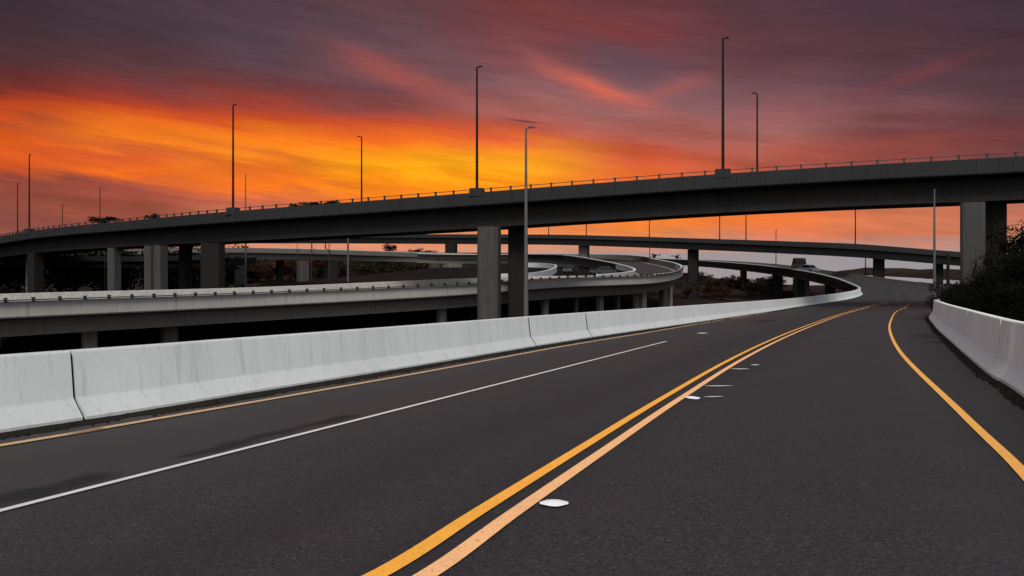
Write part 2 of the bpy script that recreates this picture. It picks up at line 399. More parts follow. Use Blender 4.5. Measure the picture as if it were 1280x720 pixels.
for r0, r1 in zip(rings, rings[1:]):
    for k in range(cols_): bm.faces.new((r0[k], r0[k+1], r1[k+1], r1[k]))
road = struct(fin(bm, 'road', 'asphalt'))
def road_z(x, y):
    if y < 60: return zp(y)
    best = None
    for a, b in zip(LE, RE):
        d = b-a; t = max(0, min(1, ((x-a.x)*d.x+(y-a.y)*d.y)/(d.x*d.x+d.y*d.y))); q = a.lerp(b, t)
        e = (q.x-x)**2+(q.y-y)**2
        if best is None or e < best[0]: best = (e, q.z)
    return best[1]
def marking(pts, width, mat, name='road_marking', n=8, off=0.0, dz=.012, taper_end=1.0):
    P = vec([(a, b, 0) for a, b in cr(pts, n)]); A = []; B = []
    for i, p in enumerate(P):
        t = tang(P, i); nn = Vector((-t.y, t.x, 0)); w = width*.5*(1-(1-taper_end)*i/(len(P)-1))
        for lst, s in ((A, w), (B, -w)):
            q = p+nn*(off+s); lst.append(Vector((q.x, q.y, road_z(q.x, q.y)+dz+(.02 if p.y > 60 else 0))))
    bm = bmesh.new(); strip(bm, A, B); o = fin(bm, name, mat, recalc=False)
    for f in o.data.polygons: pass
    return struct(o)
dbl = [px(-480,1400), px(250,850), px(504,720), px(623,640), px(743,561), px(837,500), px(919,450.5), px(972,424), px(1013,407), px(1052,393), px(1075,387), (34.0,76), (39.5,84)]
marking(dbl, .145, 'yellow', off=.125, n=10, taper_end=.3); marking(dbl, .145, 'yellow_old', off=-.125, n=10, taper_end=.3)
_a = px(0,640); _b = px(833,427)
marking([(_a[0]+(_b[0]-_a[0])*k/12, _a[1]+(_b[1]-_a[1])*k/12) for k in range(-6, 13)], .075, 'white')
marking([(-12.2,-5), px(0,558), px(120,537.5), px(520,467.5), px(700,434), px(800,417.5), px(900,400.5), px(960,391)], .13, 'yellow_edge')
marking([(2.0,1.5), (3.15,4.1), px(1280,593), px(1202,517), px(1125,440), px(1112,412), px(1114,400), px(1119,391), (31.3,64.5), (36.0,73), (40.5,81.5)], .13, 'yellow_right', taper_end=.35)
def blob(cx, cy, lx, ly, a, mat, n=22, sharp=1.6):
    bm = bmesh.new(); vs = []
    for i in range(n):
        q = i*2*math.pi/n; r = 1+.05*random.uniform(-1, 1)
        x = math.copysign(abs(math.cos(q)), math.cos(q))*lx*r; y = math.copysign(abs(math.sin(q))**sharp, math.sin(q))*ly*r
        X_ = cx+x*math.cos(a)-y*math.sin(a); Y_ = cy+x*math.sin(a)+y*math.cos(a)
        vs.append(bm.verts.new((X_, Y_, zp(Y_)+.016)))
    c0 = bm.verts.new((cx, cy, zp(cy)+.016+min(lx, ly)*.12))
    for i in range(n): bm.faces.new((vs[i], vs[(i+1) % n], c0))
    return struct(fin(bm, 'road_marking', mat, recalc=False))
q = px(692.5,631); blob(*q, .115, .10, 0, 'white_new')
q = px(866,498.3); blob(*q, .105, .17, R(4), 'white_new')
q = px(892,497); blob(*q, .17, .035, R(10), 'white')
q = px(898,483.4); blob(*q, .25, .045, R(5), 'white')
q = px(925,462); blob(*q, .21, .06, R(2), 'white')
q = px(944,457); blob(*q, .1, .08, 0, 'white')
q = px(878,417); blob(*q, .24, .17, R(14), 'white')

# grit and broken asphalt collected along the foot of both barriers
def grit(E, side, i0, i1, w, name):
    P = E[i0:i1]; dense = []
    for a, b in zip(P, P[1:]):
        k = max(1, int((b-a).length/.12))
        dense += [a.lerp(b, j/k) for j in range(k)]
    bm = bmesh.new(); A = []; B = []; r = 0
    for i, p in enumerate(dense):
        t = tang(dense, i); n = Vector((-t.y, t.x, 0))*side
        r = .7*r+.3*random.uniform(-1, 1)
        A.append(p-n*(-.12)+Vector((0,0,.05))); q_ = p-n*(w*(1+.5*r)+random.uniform(-.03,.03)); B.append(q_+Vector((0,0,.009)))
    strip(bm, A, B)
    for i in range(0, len(dense), 1):
        if dense[i].y > 45: break
        for _ in range(2):
            t = tang(dense, i); n = Vector((-t.y, t.x, 0))*side
            q_ = dense[i]-n*random.uniform(.0, w*1.25)+t*random.uniform(0, .12); s = random.uniform(.012, .045)
            box(bm, (q_.x, q_.y, q_.z+s*.4), (s*1.6, s*1.3, s), random.uniform(0, 3), .6)
    o = fin(bm, name, 'dirt'); o['kind'] = 'stuff'; tag(o, 'strip of dark grit and rubble along the foot of the '+('left' if side > 0 else 'right')+' roadside barrier', 'grit'); return o
grit(LE, 1, NS, NS*10, .26, 'gutter_grit'); grit(RE, -1, NS, int(NS*6.6), .16, 'gutter_grit')

# ------------------------------------------------------------------ roadside concrete barriers, one thing per cast length
BP = [(0,0), (0,.07), (.16,.27), (.18,.30), (.235,.82), (.25,.845), (.27,.855), (.40,.855), (.42,.845), (.435,.82), (.49,.30), (.51,.27), (.62,.07), (.62,0)]
def path_px(P): return [640+1000*p.x/max(p.y, .5) if p.y > .5 else -9e9 for p in P]
def split(P, cuts, gap=.03, gaps=None):
    """cuts: arc lengths; returns pieces with a small joint gap"""
    s = [0]
    for a, b in zip(P, P[1:]): s.append(s[-1]+(b-a).length)
    def at(d):
        for i in range(len(s)-1):
            if s[i+1] >= d: return P[i].lerp(P[i+1], (d-s[i])/(s[i+1]-s[i]))
        return P[-1]
    cs = [0]+cuts+[s[-1]]; out = []
    for a, b in zip(cs, cs[1:]):
        a2, b2 = a+(gaps or {}).get(a, gap)/2, b-(gaps or {}).get(b, gap)/2
        out.append([at(a2)]+[p for p, q_ in zip(P, s) if a2+.05 < q_ < b2-.05]+[at(b2)])
    return out
def arc_at_px(P, xpx):
    s = 0
    for a, b in zip(P, P[1:]):
        if a.y > 1:
            u0 = 640+1000*a.x/a.y; u1 = 640+1000*b.x/b.y
            if (u0-xpx)*(u1-xpx) <= 0 and u0 != u1: return s+(b-a).length*(xpx-u0)/(u1-u0)
        s += (b-a).length
    return None
Lb = LE[NS//2:NS*17+1]
lcuts = [arc_at_px(Lb, 105), arc_at_px(Lb, 671), arc_at_px(Lb, 741)]
s110 = arc_at_px(Lb, 1010); lcuts += [s110]
labs = ['white concrete roadside barrier cut off by the left edge of the photo',
        'long white concrete barrier between the open joint and the tall lamp post',
        'short white concrete barrier just right of the tall lamp post foot',
        'white concrete barrier running from the short length toward the far bend',
        'thin far white barrier curving left round the bend and back over the viaduct']
bars = []
for P, lb in zip(split(Lb, lcuts, .05, {lcuts[0]: .045, lcuts[1]: .14, lcuts[2]: .16}), labs):
    bm = bmesh.new(); sweep(bm, P, BP, 1); o = fin(bm, 'concrete_barrier', 'barrier', smooth=True)
    tag(o, lb, 'barrier', 'concrete barriers on the left side of the road')
    bars.append((o, P))
for o, P in bars[1:]:
    t0 = (P[1]-P[0]).normalized(); bm = bmesh.new(); sweep(bm, [P[0]-t0*.06, P[0]+t0*.01], [(q_+(.03 if q_ < .3 else -.03), max(z_-.025, 0)) for q_, z_ in BP], 1); fin(bm, 'joint_seal', 'dirt', o)
Rb = RE[NS//2+NS:int(NS*6.15)]
rcuts = sorted([arc_at_px(Rb, 1233), arc_at_px(Rb, 1197)])
rbars = []
RP = [(o, z*1.25) for o, z in BP]
for P, lb in zip(split(Rb, rcuts, .10), ['grey concrete barrier cut off by the right edge of the photo', 'middle length of the grey barrier on the right of the road', 'far grey barrier length ending in front of the dark bushes']):
    bm = bmesh.new(); sweep(bm, P, RP, -1); o = fin(bm, 'concrete_barrier', 'barrier_grey', smooth=True)
    tag(o, lb, 'barrier', 'concrete barriers on the right side of the road'); rbars.append((o, P))
for o, P in rbars[1:]:
    t0 = (P[1]-P[0]).normalized(); bm = bmesh.new(); sweep(bm, [P[0]-t0*.085, P[0]+t0*.01], [(q_+(.03 if q_ < .3 else -.03), max(z_-.025, 0)) for q_, z_ in RP], -1); fin(bm, 'joint_seal', 'dirt', o)
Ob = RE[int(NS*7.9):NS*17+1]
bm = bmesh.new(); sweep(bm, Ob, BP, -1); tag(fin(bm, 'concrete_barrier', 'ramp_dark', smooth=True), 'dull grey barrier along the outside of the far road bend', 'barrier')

# viaduct carrying the road
via = empty('road_viaduct', (45, 100, -11)); tag(via, 'grey concrete viaduct carrying the road round its far left bend', 'viaduct')
def child(o, p):
    o.parent = p; o.matrix_parent_inverse = Matrix.Translation(p.location).inverted(); return o
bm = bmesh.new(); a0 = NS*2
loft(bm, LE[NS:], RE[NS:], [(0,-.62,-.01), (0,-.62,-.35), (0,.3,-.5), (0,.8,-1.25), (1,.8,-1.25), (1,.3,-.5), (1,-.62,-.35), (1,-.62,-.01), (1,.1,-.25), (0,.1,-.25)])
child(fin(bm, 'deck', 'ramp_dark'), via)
bm = bmesh.new(); sweep(bm, LE[int(NS*8.6):NS*17+1], [(.55,-.5), (.55,.76), (.64,.76), (.64,-.5)], 1); child(fin(bm, 'shade_panel', 'pier_shaded'), via)  # dark panel added so the barrier's outer face reads shaded under its lit top
def pier_bm(x, y, z0, z1, w, d, rz, cap=None, rnd=False):
    bm = bmesh.new()
    if rnd: tube(bm, (x, y, z0), (x, y, z1), w/2, w/2, 20)
    else:
        c = min(w, d)*.12; pts = [(-w/2+c,-d/2), (w/2-c,-d/2), (w/2,-d/2+c), (w/2,d/2-c), (w/2-c,d/2), (-w/2+c,d/2), (-w/2,d/2-c), (-w/2,-d/2+c)]
        m = Matrix.Rotation(rz, 3, 'Z'); A = []; B = []
        for q in pts:
            q = m @ Vector((q[0], q[1], 0)); A.append(bm.verts.new((x+q.x, y+q.y, z0))); B.append(bm.verts.new((x+q.x, y+q.y, z1)))
        for i in range(8): bm.faces.new((A[i], A[(i+1) % 8], B[(i+1) % 8], B[i]))
        bm.faces.new(A[::-1]); bm.faces.new(B)
    return bm
G0 = -11.0
def P_at(pxv, Yv): return ((pxv-640)/1000*Yv, Yv)
for pv, yv, w, d, mt, zt in [(967,165,2.2,2.4,'pier_shaded',-5.9), (994,150,3.0,2.2,'pier_shaded',-6.0), (1004,138,.8,.8,'pier',-6.2), (925,205,1.6,2,'pier_shaded',-5.2), (1030,118,1.6,1.6,'pier_shaded',-6.6)]:
    FB = LE[NS*11:NS*16]; q = min((a for a in FB if a.y > 1), key=lambda a: abs(640+1000*a.x/a.y-pv)+abs(a.y-yv)*.05)
    k = LE.index(q); dd = (RE[k]-q); dd.z = 0; dd.normalize(); c_ = q+dd*1.6
    child(fin(pier_bm(c_.x, c_.y, G0-1, q.z-1.1, w, d, R(-10)), 'pier', mt), via)

# ------------------------------------------------------------------ street lamps
def lamp(loc, h, r0, r1, arm, label, base=None, mat='steel_dark', group='tall lamp posts along the roads', armz=0, name='street_lamp', head=True):
    """arm: signed length of the bracket (positive = to the right of the photo)"""
    o = empty(name, loc); tag(o, label, 'street lamp', group)
    bm = bmesh.new(); tube(bm, (0,0,0 if not base else .0), (0,0,h), r0, r1, 10); tube(bm, (0,0,.0), (0,0,.25), r0*1.5, r0*1.3, 10)
    fin(bm, 'pole', mat, o, smooth=True)
    if base:
        w, d, hh, rz = base; bm = bmesh.new(); box(bm, (0,0,hh/2-.15), (w, d, hh+.3), rz, .88); fin(bm, 'base_block', 'overpass', o)
    if head:
        s = 1 if arm > 0 else -1; L_ = abs(arm)
        bm = bmesh.new(); tube(bm, (0,0,h-.06), (s*L_*.42,0,h+.03), r1*.8, r1*.6, 8); fin(bm, 'bracket', mat, o, smooth=True)
        bm = bmesh.new(); k = L_*.4
        pts = [(0,.0), (.10,.09), (.5,.12), (.85,.05), (1,-.03), (.9,-.07), (.1,-.06)]
        for yy in (-.14, .14): 
            pass
        A = [bm.verts.new((s*(k-.05+p[0]*max(.35, L_*.5)), -.13, h+.04+p[1]*.55)) for p in pts]; B = [bm.verts.new((v.co.x, .13, v.co.z)) for v in A]
        for i in range(len(pts)): bm.faces.new((A[i], A[(i+1) % len(pts)], B[(i+1) % len(pts)], B[i]))
        bm.faces.new(A); bm.faces.new(B[::-1])
        hd = fin(bm, 'lamp_head', mat, o)
    return o

# ------------------------------------------------------------------ the big overpass
def up(pxv, pyv, Yv): return ((pxv-640)/1000*Yv, Yv, (HZ-pyv)/1000*Yv)
OV = [(-150,205,-.6), (-112,164,1.55), (-76,126,3.3), up(165,275.5,106), up(290,264,90.5), up(440,252.5,83), up(596,240.5,77), up(750,228.5,73.2), up(905,217,70), up(1090,205.5,66.6), up(1280,195,63), (62,56,8.3), (84,48.5,9.1)]
ON = vec(cr(OV, 10))                                    # top of the near parapet
WID = 10.5
OF = []
for i, p in enumerate(ON):
    t = tang(ON, i); OF.append(p+Vector((-t.y, t.x, 0))*WID)
H = 1.18
over = empty('highway_overpass', (0, 78, G0)); tag(over, 'huge dark concrete overpass crossing the whole photo above the road', 'overpass')
Ld = [p-Vector((0,0,H)) for p in ON]; Rd = [p-Vector((0,0,H)) for p in OF]
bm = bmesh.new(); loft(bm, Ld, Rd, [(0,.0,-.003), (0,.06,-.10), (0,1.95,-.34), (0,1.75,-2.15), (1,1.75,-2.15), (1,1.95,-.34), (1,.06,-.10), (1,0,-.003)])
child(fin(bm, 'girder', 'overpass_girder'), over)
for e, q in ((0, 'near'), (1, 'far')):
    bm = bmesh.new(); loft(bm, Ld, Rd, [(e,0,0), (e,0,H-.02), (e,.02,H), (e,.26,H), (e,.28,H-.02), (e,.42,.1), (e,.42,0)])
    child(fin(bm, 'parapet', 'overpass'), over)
bm = bmesh.new(); strip(bm, [a.lerp(b, .05) for a, b in zip(Ld, Rd)], [a.lerp(b, .95) for a, b in zip(Ld, Rd)], .006); child(fin(bm, 'roadway', 'asphalt', recalc=False), over)
rail = None
bm = bmesh.new()
RT = [p+Vector((0,0,.30)) for p in ON]
sweep(bm, [p for p in RT], [(-.13,-.028), (-.13,.028), (-.19,.028), (-.19,-.028)], -1)
rail = child(fin(bm, 'guard_rail', 'rail'), over)
bmp = bmesh.new(); box(bmp, (0,0,.15), (.14,.16,.34)); box(bmp, (0,0,.33), (.2,.2,.10))
pm = bpy.data.meshes.new('rail_post'); bmp.to_mesh(pm); bmp.free(); pm.materials.append(MAT['rail'])
cnt = 0
for p, t in resample(ON, 2.0):
    u_ = 640+1000*p.x/p.y
    if -10 < u_ < 1290 and cnt < 100:
        o = bpy.data.objects.new('rail_post', pm); C.objects.link(o); o.parent = rail
        pass
        n = Vector((-t.y, t.x, 0)); q = p+n*.16; o.location = (q.x, q.y, q.z); o.rotation_euler.z = math.atan2(t.y, t.x); cnt += 1
def ztop(P, pxv):
    for a, b in zip(P, P[1:]):
        if a.y > 1:
            u0 = 640+1000*a.x/a.y; u1 = 640+1000*b.x/b.y
            if (u0-pxv)*(u1-pxv) <= 0 and u0 != u1: return a.lerp(b, (pxv-u0)/(u1-u0))
PI_ = [(611.5,73.4,1.95,1.5,'pier',.30), (647,81,1.75,1.3,'pier_shaded',.30), (1216,64.5,1.75,1.6,'pier',.2), (1243,67.5,1.8,1.6,'pier_shaded',.2),  # paler columns read as lit, darker ones as shaded, through their material
       (143,113,1.45,1.4,'pier',-.4), (189,105,1.25,1.4,'pier',-.4), (201,102,1.25,1.4,'pier',-.4), (266,94,3.0,1.2,'pier_shaded',-.4), (45,130,1.6,2,'pier_shaded',-.5), (232,112,1.4,1.4,'pier_shaded',-.4)]
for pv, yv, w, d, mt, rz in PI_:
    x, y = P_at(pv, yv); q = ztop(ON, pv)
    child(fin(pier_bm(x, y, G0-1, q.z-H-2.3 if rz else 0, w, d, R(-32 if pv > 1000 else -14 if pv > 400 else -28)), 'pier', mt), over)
# lamps standing on its near parapet
for pv, tp, ar, lb in [(905,46,.6,'tallest dark lamp post, on a block of the overpass parapet right of centre'), (596,82,.6,'dark lamp post on a parapet block directly above the double pier'),
                       (290,130,.35,'dark lamp post on a parapet block left of centre, against the orange sky'), (35,193,.3,'dark lamp post on the overpass, second from the left edge of the photo')]:
    q = ztop(ON, pv); n = Vector((-.1, .3, 0)); h = (HZ-tp)/1000*q.y-q.z
    lamp((q.x, q.y+.35, q.z-.05), h, .14, .085, ar, lb, (1.45 if pv > 100 else 1.6, .8, .48, R(-18)), 'steel_dark', 'lamp posts on the near overpass parapet')
for pv, yv, tp, bz, ar, lb in [(946.5,79.5,117,5.7,-.55,'thin lamp post on the far side of the overpass beside the tallest post'), (452,93,171,3.6,-.5,'thin lamp post rising behind the overpass left of the double pier, against orange sky'),
                               (22,139,229,1.6,.3,'thin lamp post behind the overpass, leftmost in the photo'), (78,176,256,G0,.3,'shortest thin lamp post behind the left end of the overpass'), (125,152,235,G0,.3,'thin lamp post beside the dark tree top at the left end of the overpass')]:
    x, y = P_at(pv, yv); lamp((x, y, bz), (HZ-tp)/1000*yv-bz, .11, .07, ar, lb, None, 'steel_dark', 'thin lamp posts behind the overpass')

# ------------------------------------------------------------------ the looping ramp
OUT = [(-66,10,-3.9), (-54,24,-4.0), (-43,37,-4.05), (-32,50,-4.1), (-20.5,64,-4.3), (-6.2,77,-4.18), (5.4,90,-3.95), (18.9,105,-4.02), (26.8,126,-3.72), (33,160,-3.35), (34,190,-2.7), (33,217,-2.0), (25.6,240,-1.72), (4.6,252,-1.6), (-14,215,-1.5), (-56,171,-.1), (-84,158,-.6), (-120,150,-1.2)]
INN = [(-76,16,-3.9), (-64,30,-4.0), (-51,44,-4.05), (-38,60,-4.1), (-24.3,75.5,-4.3), (-9.2,92,-4.15), (2.2,104,-4.15), (11.5,109,-4.15), (19,125,-3.9), (20.5,158,-3.35), (17,190,-2.4), (14,207,-1.9), (8,216,-1.7), (-2,214,-1.65), (-22,204,-1.5), (-58,182,-.1), (-86,168,-.6), (-120,160,-1.2)]
LO = vec(cr(OUT, 12)); LI = vec(cr(INN, 12))
loop = empty('loop_ramp', (0, 95, G0)); tag(loop, 'pale concrete ramp looping back on itself behind the white barrier', 'ramp')
PH = .98
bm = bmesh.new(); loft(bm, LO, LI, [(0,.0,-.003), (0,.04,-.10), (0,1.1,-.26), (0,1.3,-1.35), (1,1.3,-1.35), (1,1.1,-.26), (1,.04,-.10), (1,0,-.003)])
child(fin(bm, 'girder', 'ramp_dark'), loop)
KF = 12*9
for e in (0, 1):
    for i0, i1, mt in ((0, KF, 'ramp' if e == 0 else 'speckled'), (KF, len(LO)-1, 'ramp_dark' if e == 0 else 'pier_shaded')):
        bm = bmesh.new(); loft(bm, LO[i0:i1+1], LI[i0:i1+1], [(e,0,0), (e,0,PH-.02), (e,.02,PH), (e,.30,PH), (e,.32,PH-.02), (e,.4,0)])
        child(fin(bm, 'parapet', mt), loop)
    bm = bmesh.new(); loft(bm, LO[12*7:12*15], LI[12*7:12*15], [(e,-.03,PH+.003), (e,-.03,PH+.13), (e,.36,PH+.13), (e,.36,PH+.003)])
    child(fin(bm, 'lit_rim', 'barrier'), loop)  # pale strip stands for the lit top rim above the dark parapet face
bm = bmesh.new(); strip(bm, [a+(b-a).normalized()*.41 for a, b in zip(LO, LI)], [b+(a-b).normalized()*.41 for a, b in zip(LO, LI)], .006)
child(fin(bm, 'roadway', 'asphalt', recalc=False), loop)
bm = bmesh.new()
for a, b in ((.12,.125), (.88,.885)):
    strip(bm, [p+(q-p)*a for p, q in zip(LO, LI)], [p+(q-p)*a+(q-p).normalized()*.16 for p, q in zip(LO, LI)], .03)
child(fin(bm, 'edge_line', 'white', recalc=False), loop)
bm = bmesh.new(); sweep(bm, [p+Vector((0,0,PH+.20)) for p in LO[:12*8]], [(-.32,-.15), (-.32,-.09), (-.06,-.09), (-.06,-.15)], 1)
lrail = child(fin(bm, 'guard_rail', 'rail'), loop); cnt = 0
bmp = bmesh.new(); box(bmp, (0,0,.09), (.15,.16,.2)); box(bmp, (0,0,.21), (.22,.2,.05)); pm2 = bpy.data.meshes.new('rail_post'); bmp.to_mesh(pm2); bmp.free(); pm2.materials.append(MAT['rail'])
for p, t in resample(LO, 1.6):
    u_ = 640+1000*p.x/max(p.y, 1)
    if -10 < u_ < 860 and 30 < p.y < 140 and cnt < 99:
        o = bpy.data.objects.new('rail_post', pm2); C.objects.link(o); o.parent = lrail
        o.location = (p.x, p.y, p.z+PH); o.rotation_euler.z = math.atan2(t.y, t.x); cnt += 1
for pv, yv, w, mt, zt in [(112,60,.95,'ramp',-5.3), (212,63,1.1,'ramp_dark',-5.4), (492,78,.7,'pier_shaded',-5.4), (552,82,.8,'ramp',-5.4), (681,95,.75,'ramp',-5.1), (750,103,.75,'ramp',-5.1), (794.5,113,.6,'ramp',-5), (720,99,.5,'ramp_dark',-5.1), (772,107,.6,'ramp_dark',-5.1),
                          (803,110,.9,'ramp',-5), (829,122,1.0,'ramp_dark',-4.9), (837.5,128,.65,'ramp',-4.9), (379,178,2.2,'pier',-1.9), (350,182,1.4,'pier_shaded',-1.9), (415,186,2.2,'pier_shaded',-2.2), (543,205,2.2,'pier',-2.9), (565,208,4.2,'ramp_dark',-3.0), (300,172,2,'pier_shaded',-1.8)]:
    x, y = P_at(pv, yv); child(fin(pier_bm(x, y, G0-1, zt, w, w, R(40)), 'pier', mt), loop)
# planted mound filling the loop
bm = bmesh.new()
IN2 = [p for p in LI[12*3:12*14]]
cx = sum(p.x for p in IN2)/len(IN2); cy = sum(p.y for p in IN2)/len(IN2)
top = []; mid_ = []; bot = []
for p in IN2:
    d = Vector((cx-p.x, cy-p.y, 0)).normalized()
    top.append(bm.verts.new((p.x+d.x*2.5, p.y+d.y*2.5, min(p.z-.25, -3.95)))); bot.append(bm.verts.new((p.x-d.x*5, p.y-d.y*5, G0-.5)))
cv_ = bm.verts.new((cx, cy, -4.0))
for i in range(len(top)-1):
    bm.faces.new((top[i], top[i+1], cv_)); bm.faces.new((bot[i], bot[i+1], top[i+1], top[i]))
bm.faces.new((top[-1], top[0], cv_)); bm.faces.new((bot[-1], bot[0], top[0], top[-1]))
struct(fin(bm, 'planted_mound', 'soil_dark'))
# small inner loop wall on the mound
IW = vec(cr([(-2.2,108,-3.93), (2.2,113,-3.95), (5.6,130,-3.95), (8.6,160,-3.9), (9.4,185,-3.85), (7,203,-3.8), (2,210,-3.75)], 10))
bm = bmesh.new(); sweep(bm, IW, [(0,-.3), (0,1.0), (-.35,1.0), (-.35,-.3)], 1); tag(fin(bm, 'loop_wall', 'barrier'), 'low white curved wall inside the loop of the ramp', 'wall')

# ------------------------------------------------------------------ the middle overpass behind
MO = [(-220,330,6.6), up(200,294,272), up(430,293,238), up(660,293,210), up(770,295,197), up(870,298,185), up(975,301.5,172), up(1080,306,160), up(1200,315,151), up(1320,325,143)]
MN = vec(cr(MO, 8)); MF = []
for i, p in enumerate(MN):
    t = tang(MN, i); MF.append(p+Vector((-t.y, t.x, 0))*9)
mid = empty('distant_overpass', (30, 185, G0)); tag(mid, 'lower dark overpass farther back, under the big one', 'overpass')
A = [p-Vector((0,0,1)) for p in MN]; B = [p-Vector((0,0,1)) for p in MF]
bm = bmesh.new(); loft(bm, A, B, [(0,0,-.003), (0,.4,-.2), (0,.7,-1.65), (1,.7,-1.65), (1,.4,-.2), (1,0,-.003)]); child(fin(bm, 'girder', 'pier_shaded'), mid)
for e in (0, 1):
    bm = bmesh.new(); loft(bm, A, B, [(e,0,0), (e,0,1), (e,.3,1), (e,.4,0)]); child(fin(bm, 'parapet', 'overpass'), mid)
for pv, yv, w, mt in [(564,222,3.2,'pier_shaded'), (730,206,2.5,'ramp_dark'), (866.5,189,2.3,'pier_shaded'), (1098.5,162,2.1,'pier_shaded'), (1173,156,1.7,'pier_shaded'), (1210,153,1.6,'pier_shaded')]:
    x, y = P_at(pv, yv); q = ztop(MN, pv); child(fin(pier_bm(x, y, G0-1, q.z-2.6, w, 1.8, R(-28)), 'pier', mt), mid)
    if pv > 1000: pass
for i, pv in enumerate([686, 733, 812, 900, 933, 1070]):
    q = ztop(MN, pv); h = [6, 6, 4, 8, 9, 9][i]
    h = min(h, (HZ-[240,238,245,235,232,222][i])/1000*q.y-q.z)
    lb = ['thin distant lamp post just right of the tall lamp pole, under the overpass', 'thin distant lamp post above the short pier inside the loop', 'thin distant lamp post above the right end of the loop ramp', 'thin distant lamp post just right of the far centre pier', 'thin distant lamp post between the centre pier and the small van', 'thin distant lamp post left of the right hand pole, in the orange gap'][i]
    lamp((q.x, q.y+.3, q.z-.1), h, .13, .09, .4, lb, None, 'steel_dark', 'lamp posts on the distant overpass')
# far low viaduct on the left
LV = vec(cr([(-150,176,-.7), up(60,320,150), up(160,320.5,146), up(240,319,142), up(285,316,139)], 8)); LV2 = [p+Vector((2.5,8.5,0)) for p in LV]
lv = empty('low_viaduct', (-70, 145, G0)); tag(lv, 'low viaduct barely seen in the dark behind the left piers', 'viaduct')
A = [p-Vector((0,0,.9)) for p in LV]; B = [p-Vector((0,0,.9)) for p in LV2]
bm = bmesh.new(); loft(bm, A, B, [(0,0,-.003), (0,.6,-.2), (0,.8,-1.2), (1,.8,-1.2), (1,.6,-.2), (1,0,-.003)]); child(fin(bm, 'girder', 'soil_dark'), lv)
bm = bmesh.new(); loft(bm, A, B, [(0,0,0), (0,0,.9), (0,.3,.9), (0,.4,0)]); child(fin(bm, 'parapet', 'pier_shaded'), lv)

# remaining lamps
for pv, yv, tp, bz, ar, r0, r1, lb, mt in [
    (657.5,42,160,-10.5,.42,.19,.05,'tall pale lamp post standing right of the double pier, behind the white barrier','steel'),
    (307,114,217,-10.5,.3,.20,.06,'tall grey lamp post behind the overpass left of the reddish hillside','steel'),
    (435,112,266,-10.5,.3,.18,.11,'grey lamp post under the overpass in front of the pink strip of sky','steel'),
    (34,146,300,-10.5,.2,.32,.16,'grey lamp post beneath the left end of the overpass','steel'),
    (1168,60,236,-4.5,-.3,.12,.05,'grey lamp post beside the road just left of the right hand pier','steel'),
    (970,207,288,-4.3,.4,.12,.09,'thin far lamp post on the viaduct just left of the small van','steel_dark'),
    (1082,166,309,-5.3,-.3,.12,.08,'short thin post beside the far road bend left of the far pier','steel_dark'),
    (1185,108,318,-5.5,.3,.22,.2,'short dark post in the gap left of the right hand pier','steel_dark'),
    (812,262,300,-3.5,.4,.14,.1,'thin post rising just over the back of the loop ramp','steel_dark'),
    (390,240,300,-4.5,.4,.14,.1,'left one of two thin posts in the pink strip of sky','steel_dark'),
    (407,236,299,-4.5,.4,.2,.16,'right and darker of two thin posts in the pink strip of sky','steel_dark')]:
    x, y = P_at(pv, yv); o = lamp((x, y, bz), (HZ-tp)/1000*yv-bz, r0, r1, ar, lb, None, mt, 'separate lamp posts between the ramps', head=pv not in (34, 435, 307, 1082, 1168, 1185))

